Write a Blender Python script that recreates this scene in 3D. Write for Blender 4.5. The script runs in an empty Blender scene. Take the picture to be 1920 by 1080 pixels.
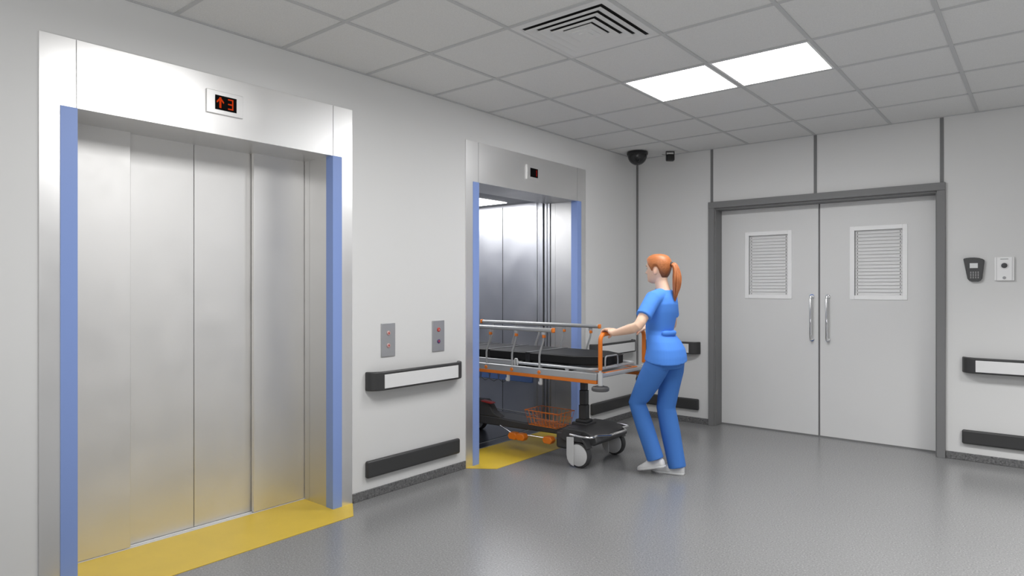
import bpy, bmesh, math, random
from mathutils import Vector, Matrix
random.seed(4)
C = bpy.context.scene.collection
PI = math.pi
CEIL = 2.808

# ------------------------------------------------------------------ materials
def new_mat(name):
    m = bpy.data.materials.new(name); m.use_nodes = True
    nt = m.node_tree
    return m, nt, nt.nodes['Principled BSDF']

def mat(name, col, rough=0.5, metal=0.0, spec=0.5, coat=0.0, noise=0.0, nscale=40.0, bump=0.0, trans=0.0, aniso=0.0):
    m, nt, b = new_mat(name)
    b.inputs['Base Color'].default_value = (*col, 1)
    b.inputs['Roughness'].default_value = rough
    b.inputs['Metallic'].default_value = metal
    b.inputs['Specular IOR Level'].default_value = spec
    b.inputs['Coat Weight'].default_value = coat
    b.inputs['Transmission Weight'].default_value = trans
    b.inputs['Anisotropic'].default_value = aniso
    if noise or bump:
        tc = nt.nodes.new('ShaderNodeTexCoord')
        n = nt.nodes.new('ShaderNodeTexNoise'); n.inputs['Scale'].default_value = nscale; n.inputs['Detail'].default_value = 4
        nt.links.new(tc.outputs['Object'], n.inputs['Vector'])
        if noise:
            r = nt.nodes.new('ShaderNodeValToRGB')
            r.color_ramp.elements[0].position = .3; r.color_ramp.elements[1].position = .7
            r.color_ramp.elements[0].color = (*[c*(1-noise) for c in col], 1)
            r.color_ramp.elements[1].color = (*[min(1, c*(1+noise)) for c in col], 1)
            nt.links.new(n.outputs['Fac'], r.inputs['Fac']); nt.links.new(r.outputs['Color'], b.inputs['Base Color'])
        if bump:
            bp = nt.nodes.new('ShaderNodeBump'); bp.inputs['Strength'].default_value = bump; bp.inputs['Distance'].default_value = .003
            nt.links.new(n.outputs['Fac'], bp.inputs['Height']); nt.links.new(bp.outputs['Normal'], b.inputs['Normal'])
    return m

def emit(name, col, s):
    m = bpy.data.materials.new(name); m.use_nodes = True; nt = m.node_tree
    nt.nodes.remove(nt.nodes['Principled BSDF'])
    e = nt.nodes.new('ShaderNodeEmission'); e.inputs['Color'].default_value = (*col, 1); e.inputs['Strength'].default_value = s
    nt.links.new(e.outputs[0], nt.nodes['Material Output'].inputs[0])
    return m

def speckle(name, base, dark, light, rough, spec=.5, big=.06, scale=70):
    m, nt, b = new_mat(name)
    tc = nt.nodes.new('ShaderNodeTexCoord')
    v = nt.nodes.new('ShaderNodeTexNoise'); v.inputs['Scale'].default_value = scale; v.inputs['Detail'].default_value = 3; v.inputs['Roughness'].default_value = .65
    w = nt.nodes.new('ShaderNodeTexNoise'); w.inputs['Scale'].default_value = 1.3; w.inputs['Detail'].default_value = 2
    nt.links.new(tc.outputs['Object'], v.inputs['Vector']); nt.links.new(tc.outputs['Object'], w.inputs['Vector'])
    r = nt.nodes.new('ShaderNodeValToRGB'); cr = r.color_ramp
    cr.elements[0].position = .33; cr.elements[0].color = (*dark, 1)
    cr.elements[1].position = .68; cr.elements[1].color = (*light, 1)
    e = cr.elements.new(.46); e.color = (*base, 1); e = cr.elements.new(.56); e.color = (*base, 1)
    nt.links.new(v.outputs['Fac'], r.inputs['Fac'])
    mx = nt.nodes.new('ShaderNodeMix'); mx.data_type = 'RGBA'; mx.blend_type = 'MULTIPLY'; mx.inputs['Factor'].default_value = big
    nt.links.new(r.outputs['Color'], mx.inputs['A']); nt.links.new(w.outputs['Fac'], mx.inputs['B'])
    nt.links.new(mx.outputs['Result'], b.inputs['Base Color'])
    b.inputs['Roughness'].default_value = rough; b.inputs['Specular IOR Level'].default_value = spec
    return m

def steel(name, col, rough, var=.05):
    m, nt, b = new_mat(name)
    b.inputs['Base Color'].default_value = (*col, 1); b.inputs['Metallic'].default_value = 1
    tc = nt.nodes.new('ShaderNodeTexCoord')
    n = nt.nodes.new('ShaderNodeTexNoise'); n.inputs['Scale'].default_value = 4.5; n.inputs['Detail'].default_value = 3
    mr = nt.nodes.new('ShaderNodeMapRange')
    mr.inputs['From Min'].default_value = .3; mr.inputs['From Max'].default_value = .7
    mr.inputs['To Min'].default_value = rough-var; mr.inputs['To Max'].default_value = rough+var
    nt.links.new(tc.outputs['Object'], n.inputs['Vector']); nt.links.new(n.outputs['Fac'], mr.inputs['Value'])
    nt.links.new(mr.outputs['Result'], b.inputs['Roughness'])
    return m

def hair_mat(name, sc=(12, 90, 90), dark=.22):
    m, nt, b = new_mat(name)
    tc = nt.nodes.new('ShaderNodeTexCoord'); mp = nt.nodes.new('ShaderNodeMapping')
    mp.inputs['Scale'].default_value = sc
    n = nt.nodes.new('ShaderNodeTexNoise'); n.inputs['Scale'].default_value = 2.2; n.inputs['Detail'].default_value = 5
    r = nt.nodes.new('ShaderNodeValToRGB')
    r.color_ramp.elements[0].position = .3; r.color_ramp.elements[0].color = (.38, .118, .038, 1)
    r.color_ramp.elements[1].position = .72; r.color_ramp.elements[1].color = (.60, .215, .075, 1)
    nt.links.new(tc.outputs['Object'], mp.inputs['Vector']); nt.links.new(mp.outputs['Vector'], n.inputs['Vector'])
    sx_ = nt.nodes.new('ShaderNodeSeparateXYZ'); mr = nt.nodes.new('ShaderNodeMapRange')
    mr.inputs['From Min'].default_value = 1.47; mr.inputs['From Max'].default_value = 1.555; mr.inputs['To Min'].default_value = dark; mr.inputs['To Max'].default_value = 1  # shade at the nape painted into the hair colour, by height
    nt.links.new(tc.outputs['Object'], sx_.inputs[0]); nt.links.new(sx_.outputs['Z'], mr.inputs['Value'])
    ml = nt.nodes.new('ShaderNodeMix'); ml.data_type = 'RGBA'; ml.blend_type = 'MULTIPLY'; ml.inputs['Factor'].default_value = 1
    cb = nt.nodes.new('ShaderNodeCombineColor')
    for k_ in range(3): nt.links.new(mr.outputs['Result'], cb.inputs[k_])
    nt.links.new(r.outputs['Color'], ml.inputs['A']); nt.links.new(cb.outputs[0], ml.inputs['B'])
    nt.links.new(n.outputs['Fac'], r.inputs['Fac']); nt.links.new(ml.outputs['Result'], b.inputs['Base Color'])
    bp = nt.nodes.new('ShaderNodeBump'); bp.inputs['Strength'].default_value = .05; bp.inputs['Distance'].default_value = .003
    nt.links.new(n.outputs['Fac'], bp.inputs['Height']); nt.links.new(bp.outputs['Normal'], b.inputs['Normal'])
    b.inputs['Roughness'].default_value = .45
    return m

def pane_mat(name):
    m = bpy.data.materials.new(name); m.use_nodes = True; nt = m.node_tree
    nt.nodes.remove(nt.nodes['Principled BSDF'])
    t = nt.nodes.new('ShaderNodeBsdfTransparent'); g = nt.nodes.new('ShaderNodeBsdfGlossy'); g.inputs['Roughness'].default_value = .08
    f = nt.nodes.new('ShaderNodeFresnel'); f.inputs['IOR'].default_value = 1.35; mx = nt.nodes.new('ShaderNodeMixShader')
    nt.links.new(f.outputs[0], mx.inputs[0]); nt.links.new(t.outputs[0], mx.inputs[1]); nt.links.new(g.outputs[0], mx.inputs[2])
    nt.links.new(mx.outputs[0], nt.nodes['Material Output'].inputs[0])
    return m

def attr_mat(name, rough):
    m, nt, b = new_mat(name)
    a = nt.nodes.new('ShaderNodeAttribute'); a.attribute_name = 'tint'
    nt.links.new(a.outputs['Color'], b.inputs['Base Color'])
    b.inputs['Roughness'].default_value = rough
    b.inputs['Subsurface Weight'].default_value = .08; b.inputs['Subsurface Radius'].default_value = (.02, .008, .004)
    return m

M = dict(
    wall=mat('wall_paint', (.75, .75, .745), .55, spec=.3),
    wallback=mat('back_wall_panel', (.73, .73, .725), .5, spec=.3),
    floor=speckle('vinyl_floor', (.235, .236, .237), (.155, .156, .158), (.345, .346, .347), .24, .5, scale=115),
    skirt=speckle('vinyl_skirting', (.15, .15, .152), (.06, .06, .061), (.26, .26, .262), .5, .3, .02),
    tile=mat('ceiling_tile', (.72, .72, .715), .9, spec=.1, noise=.05, nscale=160),
    grid=mat('ceiling_grid', (.54, .545, .55), .6, spec=.2),
    seam=mat('seam_strip', (.20, .20, .202), .6),
    steel=steel('brushed_steel', (.87, .862, .85), .53),
    steelframe=steel('frame_steel', (.95, .945, .94), .38, .03),
    jamb=steel('jamb_steel', (.68, .676, .67), .38),
    cab=steel('cab_steel', (.60, .61, .645), .33),
    gap=mat('dark_gap', (.01, .01, .01), .8),
    blue=mat('blue_guard', (.25, .36, .72), .42),
    yellow=mat('yellow_threshold', (.66, .46, .038), .40, noise=.04, nscale=5),
    alu=mat('satin_aluminium', (.42, .425, .43), .36, .35),
    chrome=mat('chrome', (.85, .85, .86), .12, 1),
    rail=mat('charcoal_rail', (.045, .045, .046), .42),
    white=mat('white_insert', (.80, .80, .80), .4),
    plate=mat('grey_plate', (.47, .475, .49), .4, .6),
    black=mat('black_plastic', (.012, .012, .013), .35),
    screen=mat('screen_black', (.003, .003, .003), .5, spec=.05),
    led=emit('led_orange', (1, .08, .012), .5),
    ledred=emit('led_red', (1, .03, .02), .35),
    red=mat('red_button', (.55, .05, .04), .35),
    bluebtn=mat('blue_button', (.10, .05, .16), .35),
    btnring=mat('button_ring', (.62, .40, .38), .35, .3),
    doorframe=mat('door_frame_grey', (.20, .20, .202), .55, bump=.15, nscale=120),
    door=mat('door_leaf_grey', (.755, .755, .752), .38, spec=.4),
    bezel=mat('bezel_white', (.95, .95, .95), .3),
    winframe=mat('window_frame_alu', (.97, .97, .97), .3),
    slat=mat('blind_slat', (.88, .88, .88), .5),
    glass=pane_mat('clear_glass'),
    panel=emit('light_diffuser', (1, 1, 1), 22),
    cabpanel=emit('cab_light_diffuser', (1, 1, 1), 7.0),
    lightframe=mat('light_frame', (.8, .8, .8), .4),
    vent=mat('vent_metal', (.72, .72, .72), .5),
    smoke=mat('smoked_dome', (.02, .02, .021), .18),
    keypad=mat('keypad_body', (.075, .076, .078), .55),
    keys=mat('keys', (.5, .5, .5), .5),
    keyscreen=mat('keypad_screen', (.78, .79, .79), .4),
    inter=mat('intercom_body', (.92, .92, .92), .4),
    interline=mat('intercom_line', (.40, .40, .41), .5),
    orange=mat('orange_plastic', (.78, .20, .015), .4),
    mattress=mat('mattress_vinyl', (.010, .010, .011), .6, spec=.22, bump=.12, nscale=90),
    piping=mat('mattress_seam', (.10, .10, .10), .5),
    trolley=mat('trolley_paint', (.50, .51, .52), .35, .5),
    dark=mat('trolley_plastic', (.055, .055, .057), .5),
    tyre=mat('tyre_rubber', (.05, .05, .052), .6),
    hub=mat('wheel_cover', (.66, .66, .66), .4),
    bumper=mat('bumper_rubber', (.10, .10, .102), .6),
    wire=mat('orange_wire', (.86, .22, .02), .4),
    cablefloor=mat('cab_floor', (.03, .035, .05), .3),
    scrub=mat('scrub_blue', (.10, .295, .86), .75, spec=.15),
    scrub2=mat('scrub_trousers', (.07, .21, .60), .75, spec=.15),
    skin=attr_mat('skin', .5),
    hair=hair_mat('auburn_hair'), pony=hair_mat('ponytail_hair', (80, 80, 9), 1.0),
    hairdark=mat('hair_tie', (.03, .018, .012), .6),
    shoe=mat('shoe_white', (.80, .80, .80), .5),
    sole=mat('shoe_sole', (.70, .70, .70), .6),
    eye=mat('eye_white', (.75, .72, .70), .2),
    iris=mat('iris', (.05, .06, .05), .2),
    brow=mat('brow', (.22, .08, .03), .7),
    redpedal=mat('red_pedal', (.35, .02, .02), .4),
    cabblue=mat('cab_blue_board', (.055, .10, .24), .4),
)

# ------------------------------------------------------------------ geometry helpers
class MB:
    def __init__(s): s.bm = bmesh.new()
    def box(s, x0, x1, y0, y1, z0, z1, rot=None, piv=None, mi=0):
        vs = [s.bm.verts.new((x, y, z)) for x in (x0, x1) for y in (y0, y1) for z in (z0, z1)]
        for f in ((0,1,3,2),(4,6,7,5),(0,4,5,1),(2,3,7,6),(0,2,6,4),(1,5,7,3)):
            fc = s.bm.faces.new([vs[i] for i in f]); fc.material_index = mi
        if rot is not None:
            p = Vector(piv) if piv else Vector(((x0+x1)/2, (y0+y1)/2, (z0+z1)/2))
            for v in vs: v.co = rot @ (v.co - p) + p
        return s
    def prism(s, poly, z0, z1, axis='z'):
        f = {'z': lambda a, b, c: (a, b, c), 'x': lambda a, b, c: (c, a, b), 'y': lambda a, b, c: (a, c, b)}[axis]
        lo = [s.bm.verts.new(f(a, b, z0)) for a, b in poly]; hi = [s.bm.verts.new(f(a, b, z1)) for a, b in poly]
        n = len(poly)
        s.bm.faces.new(lo[::-1]); s.bm.faces.new(hi)
        for i in range(n): s.bm.faces.new((lo[i], lo[(i+1) % n], hi[(i+1) % n], hi[i]))
        return s
    def loft(s, rings, cap=True, closed=False):
        R = [[s.bm.verts.new(p) for p in r] for r in rings]; n = len(R[0])
        m = len(R)
        for k in range(m if closed else m-1):
            a, b = R[k], R[(k+1) % m]
            for i in range(n):
                f = s.bm.faces.new((a[i], a[(i+1) % n], b[(i+1) % n], b[i])); f.smooth = True
        if cap and not closed:
            s.bm.faces.new(R[0][::-1]); s.bm.faces.new(R[-1])
        return s
    def tube(s, pts, r, n=12, closed=False, ref=None):
        pts = [Vector(p) for p in pts]; m = len(pts)
        rr = r if isinstance(r, (list, tuple)) else [r]*m
        rings = []; up = Vector(ref) if ref else None
        for i, p in enumerate(pts):
            if closed: t = pts[(i+1) % m] - pts[i-1]
            else: t = pts[min(i+1, m-1)] - pts[max(i-1, 0)]
            t.normalize()
            if up is None: up = Vector((0,0,1)) if abs(t.z) < .9 else Vector((1,0,0))
            u = up - t*up.dot(t)
            if u.length < 1e-4: u = t.orthogonal()
            u.normalize(); w = t.cross(u)
            if not ref: up = u
            q = rr[i] if isinstance(rr[i], (list, tuple)) else (rr[i], rr[i])
            rings.append([p + u*math.cos(2*PI*k/n)*q[0] + w*math.sin(2*PI*k/n)*q[1] for k in range(n)])
        return s.loft(rings, True, closed)
    def cyl(s, p0, p1, r, n=24): return s.tube([p0, p1], r, n)
    def lathe(s, prof, n=32, c=(0,0,0), axis='z'):
        f = {'z': lambda x, y, z: (x, y, z), 'x': lambda x, y, z: (z, x, y), 'y': lambda x, y, z: (x, z, y)}[axis]
        rings = [[tuple(Vector(c) + Vector(f(max(r, 1e-4)*math.cos(2*PI*k/n), max(r, 1e-4)*math.sin(2*PI*k/n), z))) for k in range(n)] for r, z in prof]
        return s.loft(rings)
    def ell(s, c, r, rot=None, nu=20, nv=12):
        rings = []
        for j in range(nv+1):
            a = -PI/2 + PI*(j*.98+.12)/(nv+.0)/1.0 if False else -PI/2 + PI*(j+.02)/(nv+.04)
            ring = []
            for i in range(nu):
                v = Vector((r[0]*math.cos(a)*math.cos(2*PI*i/nu), r[1]*math.cos(a)*math.sin(2*PI*i/nu), r[2]*math.sin(a)))
                if rot is not None: v = rot @ v
                ring.append(Vector(c)+v)
            rings.append(ring)
        return s.loft(rings)
    def build(s, name, m, parent=None, bevel=0, seg=2, smooth=None, mats=None):
        bmesh.ops.recalc_face_normals(s.bm, faces=s.bm.faces)
        me = bpy.data.meshes.new(name)
        if parent is not None:
            off = parent['_o']
            for v in s.bm.verts: v.co -= Vector(off)
        s.bm.to_mesh(me); s.bm.free()
        for mm in (mats or [m]): me.materials.append(mm)
        if smooth:
            me.polygons.foreach_set('use_smooth', [True]*len(me.polygons))
            me.set_sharp_from_angle(angle=math.radians(smooth))
        else:
            me.set_sharp_from_angle(angle=math.radians(40))
        o = bpy.data.objects.new(name, me); C.objects.link(o)
        if parent is not None:
            o.parent = parent; o['_o'] = tuple(parent['_o'])
        if bevel:
            b = o.modifiers.new('bevel', 'BEVEL'); b.width = bevel; b.segments = seg; b.limit_method = 'ANGLE'; b.angle_limit = math.radians(50)
            b.harden_normals = False
        return o

def thing(name, label, cat, loc, group=None):
    o = bpy.data.objects.new(name, None); C.objects.link(o); o.empty_display_size = .1
    o.location = loc; o['label'] = label; o['category'] = cat; o['_o'] = tuple(loc)
    if group: o['group'] = group
    return o

def tag(o, label, cat, group=None):
    o['label'] = label; o['category'] = cat
    if group: o['group'] = group
    return o

def struct(o):
    o['kind'] = 'structure'; return o

def dup(root, loc, rotz=None, label=None):
    def cp(o, par):
        c = o.copy(); C.objects.link(c)
        if par is not None: c.parent = par
        for ch in o.children: cp(ch, c)
        return c
    r = cp(root, None); r.location = loc
    if rotz is not None: r.rotation_euler = (0, 0, rotz)
    if label: r['label'] = label
    return r

# ------------------------------------------------------------------ room shell
E1, E2 = (-5.366, -3.960), (-2.600, -1.194)      # lift openings along the left wall (y)
EH = 2.233
XR, YB = 6.6, -9.4                                # extent of the room behind and beside the camera

fb = MB(); fb.box(0, XR, YB, .20, -.05, 0)
struct(fb.build('floor', M['floor']))

w = MB()
for y0, y1, z0, z1 in ((YB, E1[0]-.031, 0, CEIL), (E1[1]+.031, E2[0]-.031, 0, CEIL), (E2[1]+.031, 0, 0, CEIL), (E1[0]-.031, E1[1]+.031, EH+.021, CEIL), (E2[0]-.031, E2[1]+.031, EH+.021, CEIL)):
    w.box(-.10, 0, y0, y1, z0, z1)
struct(w.build('wall_left', M['wall']))
DX0, DX1, DZ = .885, 2.784, 2.205
w = MB()
for x0, x1, z0, z1 in ((-.10, DX0, 0, CEIL), (DX1, XR, 0, CEIL), (DX0, DX1, DZ, CEIL)):
    w.box(x0, x1, 0, .20, z0, z1)
struct(w.build('wall_back', M['wallback']))

# suspended ceiling: one object, tiles between grid bars
T = .6115
xs = [i*T for i in range(0, 12) if i*T < XR]
ys = [-.03 - i*T for i in range(0, 17) if -.03 - i*T > YB]
c = MB(); c.box(-.1, XR, YB, .2, CEIL+.006, CEIL+.05)
hw = .0108
for x in xs[1:]: c.box(x-hw, x+hw, YB, 0, CEIL, CEIL+.0065, mi=1)
for y in ys[1:]:
    c.box(0, XR, y-hw, y+hw, CEIL+.0004, CEIL+.0069, mi=1)
c.box(0, .012, YB, 0, CEIL-.001, CEIL+.0065, mi=1); c.box(0, XR, -.010, 0, CEIL-.001, CEIL+.0065, mi=1)
struct(c.build('ceiling', None, mats=[M['tile'], M['grid']]))

# skirting
def skirt(name, x0, x1, y0, y1):
    struct(MB().box(x0, x1, y0, y1, 0, .060).build(name, M['skirt'], bevel=.003))
skirt('baseboard_left', 0, .012, E1[1]+.148, E2[0]-.147)
skirt('baseboard_left.001', 0, .012, E2[1]+.140, -.012)
skirt('baseboard_left.002', 0, .012, YB, E1[0]-.147)
skirt('baseboard_back', 0, .823, -.012, 0)
skirt('baseboard_back.001', 2.846, XR, -.012, 0)

# dark joint strips between the wall panels
struct(MB().box(0, .016, -.016, 0, .060, CEIL).build('trim_1', M['seam']))
for i, x in enumerate((.853, 1.839, 2.818)):
    struct(MB().box(x-.013, x+.013, -.006, 0, 2.268, CEIL).build('trim_%d' % (i+2), M['seam']))

# corridor door frame
f = MB()
f.box(.825, DX0, -.030, .0, 0, 2.205); f.box(DX1, 2.844, -.030, .0, 0, 2.205)
f.box(.825, 2.844, -.034, 0, 2.2055, 2.268)
f.box(DX0-.001, DX0+.010, 0, .19, 0, 2.205); f.box(DX1-.010, DX1+.001, 0, .19, 0, 2.205); f.box(DX0, DX1, 0, .19, 2.190, 2.206)
struct(f.build('trim_5', M['doorframe'], bevel=.002))
struct(MB().box(DX0, DX1, .145, .20, .0, .012).box(1.826, 1.842, .165, .20, 0, 2.19).box(DX0, DX1, .19, .2, 0, 2.19).build('trim_6', M['seam']))

def corridor_door(n, x0, x1, wx0, wx1, hx, hsign):
    t = bpy.data.objects.new('door_%d' % n, None); C.objects.link(t); t.location = (x0, .15, 0); t['_o'] = (x0, .15, 0); struct(t)
    z0, z1 = 1.293, 1.957; y = .15; i = .038
    b = MB()
    for a0, a1, c0, c1 in ((x0, wx0+i, .012, 2.188), (wx1-i, x1, .012, 2.188), (wx0+i, wx1-i, .012, z0+i), (wx0+i, wx1-i, z1-i, 2.188)):
        b.box(a0, a1, y, y+.04, c0, c1)
    b.build('door_leaf', M['door'], t)
    fr = MB()
    for a0, a1, c0, c1 in ((wx0, wx0+i, z0, z1), (wx1-i, wx1, z0, z1), (wx0+i, wx1-i, z0, z0+i), (wx0+i, wx1-i, z1-i, z1)):
        fr.box(a0, a1, y-.008, y+.004, c0, c1)
    fr = fr.build('window_frame', M['winframe'], t, bevel=.002)
    MB().box(wx0+i, wx1-i, y+.003, y+.006, z0+i, z1-i).build('glass_pane', M['glass'], fr)
    bl = MB(); ns = 19; hgt = (z1-z0-2*i)/ns
    bl.box(wx0+i, wx1-i, y+.034, y+.039, z0+i, z1-i)
    for k in range(ns):
        zc = z0+i+(k+.5)*hgt
        bl.box(wx0+i+.003, wx1-i-.003, y+.021, y+.0225, zc-hgt*.58, zc+hgt*.58, rot=Matrix.Rotation(math.radians(-20), 3, 'X'))
    bl = bl.build('blind', M['slat'], t)
    cd = MB()
    for xx in (wx0+i+.022, wx1-i-.020):
        for k in range(ns):
            zc = z0+i+k*hgt+.004
            cd.box(xx-.0022, xx+.0022, y+.0125, y+.0145, zc, zc+hgt*.42)
    cd.build('ladder_cord', M['gap'], bl)
    h = MB(); r = .0125; yb = y-.055
    pts = [(hx, y+.001, 1.318), (hx, yb+.02, 1.318), (hx, yb+.006, 1.314), (hx, yb, 1.298), (hx, yb, .935), (hx, yb+.006, .919), (hx, yb+.02, .915), (hx, y+.001, .915)]
    h.tube(pts, r, 16)
    for zz in (1.318, .915): h.cyl((hx, y, zz), (hx, y-.012, zz), .021)
    h.build('pull_handle', M['chrome'], t, smooth=40)
corridor_door(1, DX0+.011, 1.826, 1.137, 1.588, 1.772, 1)
corridor_door(2, 1.842, DX1-.011, 2.096, 2.552, 1.912, -1)

# ------------------------------------------------------------------ lift entrances
def entrance(y0, label):
    """portal whose opening starts at y0"""
    y1 = y0+1.406
    t = thing('elevator_portal', label, 'elevator portal', (0, y0, 0), 'steel elevator portals')
    p = .008
    MB().box(-.001, p, y0-.145, y0-.002, 0, 2.55).build('side_panel', M['steelframe'], t)
    MB().box(-.001, p, y1+.002, y1+.147, 0, 2.55).build('side_panel', M['steelframe'], t)
    MB().box(-.001, p, y0+.0015, y1-.0015, EH, 2.55).build('header_panel', M['steelframe'], t)
    for a, b in ((y0-.03, y0), (y1, y1+.03)):
        MB().box(-.250, -.001, a, b, 0, EH+.02).box(-.305, -.2515, a, b, 0, EH+.02).build('jamb', M['jamb'], t)
    MB().box(-.36, -.001, y0, y1, EH, EH+.02).build('soffit', M['jamb'], t)
    for a, sg in ((y0, 1), (y1, -1)):
        q = [(p+.004, a-sg*.064), (p+.004, a+sg*.004), (-.060, a+sg*.004), (-.060, a), (p, a), (p, a-sg*.064)]
        MB().prism(q, .001, EH).build('corner_guard', M['blue'], t)
    return t
fr1 = entrance(E1[0], 'wide brushed steel elevator portal around the closed door with blue edges')
fr2 = dup(fr1, (0, E2[0], 0), None, 'brushed steel elevator portal around the open car with the stretcher')

def sill(y0, label, mm, ridges):
    b = MB(); y1 = y0+1.406
    b.box(-.46, -.306, y0-.0, y1, -.02, .002)
    for x in ridges: b.box(x-.003, x+.003, y0, y1, .002, .006, mi=1)
    tag(b.build('elevator_sill', None, mats=[mm, M['white'] if mm is M['trolley'] else M['trolley']]), label, 'door sill', 'elevator door sills')
sill(E1[0], 'grooved aluminium sill track under the closed elevator door', M['trolley'], (-.313, -.336, -.348, -.372, -.40, -.44))
sill(E2[0], 'dark grooved sill track under the stretcher at the open elevator', M['cablefloor'], (-.313, -.44))

# sliding doors
t = thing('elevator_door', 'closed brushed steel elevator door of four sliding panels', 'elevator door', (-.33, -4.663, 0))
for a, b, x in ((-5.46, -5.017, -.310), (-5.05, -4.6645, -.350), (-4.6615, -4.28, -.350), (-4.315, -3.87, -.310)):
    MB().box(x-.028, x, a, b, .008, EH+.03).build('door_panel', M['steel'], t, bevel=.002)
t = thing('elevator_door', 'steel panel edges of the elevator door slid open behind the stretcher', 'elevator door', (-.33, -1.10, 0))
for a, b, x in ((-1.205, -.76, -.310), (-1.200, -.75, -.350)):
    MB().box(x-.028, x, a, b, .008, EH+.03).build('door_panel', M['cab'], t, bevel=.002)
for a, b, x in ((-3.04, -2.592, -.310), (-3.04, -2.596, -.350)):
    MB().box(x-.028, x, a, b, .008, EH+.03).build('door_panel', M['cab'], t, bevel=.002)

# yellow thresholds
def threshold(y0, label):
    y1 = y0+1.406
    poly = [(-.306, y0), (0, y0), (.009, y0-.147), (.205, y0-.008), (.205, y1+.008), (.009, y1+.149), (0, y1), (-.306, y1)]
    tag(MB().prism(poly, 0, .003).build('threshold_mat', M['yellow']), label, 'floor marking', 'yellow elevator thresholds')
threshold(E1[0], 'yellow floor patch in front of the closed elevator door')
threshold(E2[0], 'yellow floor patch under the stretcher at the open elevator')

# lift car behind the second portal
t = thing('elevator_car', 'open steel elevator car interior behind the stretcher', 'elevator car', (-.42, -1.897, 0))
x0, x1, ya, yb, zt = -2.75, -.405, -2.62, -1.186, 2.262
MB().box(x0, x1-.10, yb, yb+.03, 0, zt).build('side_wall', M['cab'], t)
MB().box(x1-.118, x1-.075, yb-.006, yb+.03, 0, zt).box(x1-.07, x1-.055, yb-.003, yb+.03, 0, zt).box(x1-.050, x1, yb-.008, yb+.03, 0, zt).build('door_post', M['cab'], t, bevel=.002)
s = MB()
for xx in (-.935, -1.50, -2.1): s.box(xx-.003, xx+.003, yb-.0015, yb+.01, .05, zt-.02)
s.box(x1+.012, x1+.050, yb+.0, yb+.03, 0, zt)
s.build('panel_joint', M['gap'], t)
MB().box(x0, x1, ya-.03, ya, 0, zt).build('side_wall', M['cab'], t)
MB().box(x0-.03, x0, ya, yb, 0, zt).build('rear_wall', M['cab'], t)
MB().box(x0, x1, ya, yb, zt, zt+.03).build('car_ceiling', mat('cab_ceiling', (.26, .265, .285), .5), t)
MB().box(x0, x1-.06, ya, yb, -.03, .004).build('car_floor', M['cablefloor'], t)
MB().box(-2.35, -.735, -2.45, -1.36, zt-.006, zt-.0005).build('ceiling_lamp', M['cabpanel'], t)
MB().box(-2.6, -.533, yb-.022, yb-.001, .436, .60).build('kick_board', M['cabblue'], t, bevel=.004)
MB().box(-2.6, -.533, yb-.006, yb, 0.004, .09).build('kick_plate', M['cab'], t)

# floor indicators
def indicator(y0, y1, sy0, sy1, label):
    t = thing('floor_indicator', label, 'floor display', (.008, (y0+y1)/2, 2.342), 'elevator floor displays')
    MB().box(.007, .020, y0, y1, 2.342, 2.467).build('bezel', M['steelframe'], t, bevel=.002)
    MB().box(.0195, .0215, sy0, sy1, 2.365, 2.443).build('screen', M['screen'], t)
    return t
def seg7(b, yc, zc, hy, hz, on, th=.0045, x=.0215):
    g = .0012
    S = {'a': (yc-hy, yc+hy, zc+hz-th, zc+hz), 'g': (yc-hy, yc+hy, zc-th/2, zc+th/2), 'd': (yc-hy, yc+hy, zc-hz, zc-hz+th),
         'b': (yc+hy-th, yc+hy, zc+g, zc+hz-g), 'c': (yc+hy-th, yc+hy, zc-hz+g, zc-g), 'f': (yc-hy, yc-hy+th, zc+g, zc+hz-g), 'e': (yc-hy, yc-hy+th, zc-hz+g, zc-g)}
    for k in on: b.box(x, x+.001, *S[k])
t = indicator(-4.766, -4.560, -4.720, -4.600, 'white floor display reading an up arrow and 3 above the closed elevator')
b = MB(); yc = -4.692; zb = 2.375; zt_ = 2.433
b.box(.0215, .0225, yc-.0055, yc+.0055, zb, zt_)
for sg in (-1, 1):
    b.prism([(yc+sg*.001, zt_), (yc+sg*.021, zt_-.024), (yc+sg*.019, zt_-.032), (yc+sg*.014, zt_-.028), (yc+sg*.001, zt_-.013)], .0215, .0225, axis='x')
b.build('arrow', M['led'], t)
b = MB(); seg7(b, -4.634, 2.404, .0150, .029, 'abgcd', .007); b.build('digit', M['led'], t)
t = indicator(-1.989, -1.805, -1.944, -1.837, 'small floor display reading 1 above the open elevator')
b = MB(); seg7(b, -1.868, 2.404, .014, .029, 'bc', .006); b.build('digit', M['ledred'], t)

# call panels
def call_panel(yc, label, second):
    t = thing('call_panel', label, 'call panel', (0, yc, .93), 'elevator call panels')
    MB().box(-.001, .008, yc-.060, yc+.060, .930, 1.157).build('plate', M['plate'], t, bevel=.002)
    for z, up in ((1.090, 1), (1.004, -1)):
        if second: bm_ = M['red'] if up > 0 else M['bluebtn']
        else: bm_ = M['btnring']
        bt = MB().lathe([(.0, .006), (.0155, .006), (.0155, .011), (.012, .0135), (0, .0135)], 28, (0, yc, z), 'x').build('button', bm_, t, smooth=35)
        ar = MB().prism([(yc-.008, z-up*.006), (yc+.008, z-up*.006), (yc, z+up*.008)], .0133, .0142, axis='x').build('arrow_mark', M['red'] if not (second and up > 0) else M['btnring'], bt)
    return t
call_panel(-3.512, 'grey call panel with pale ringed red arrow buttons beside the closed elevator', False)
call_panel(-3.037, 'grey call panel with a red and a dark button nearest the open elevator', True)

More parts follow.
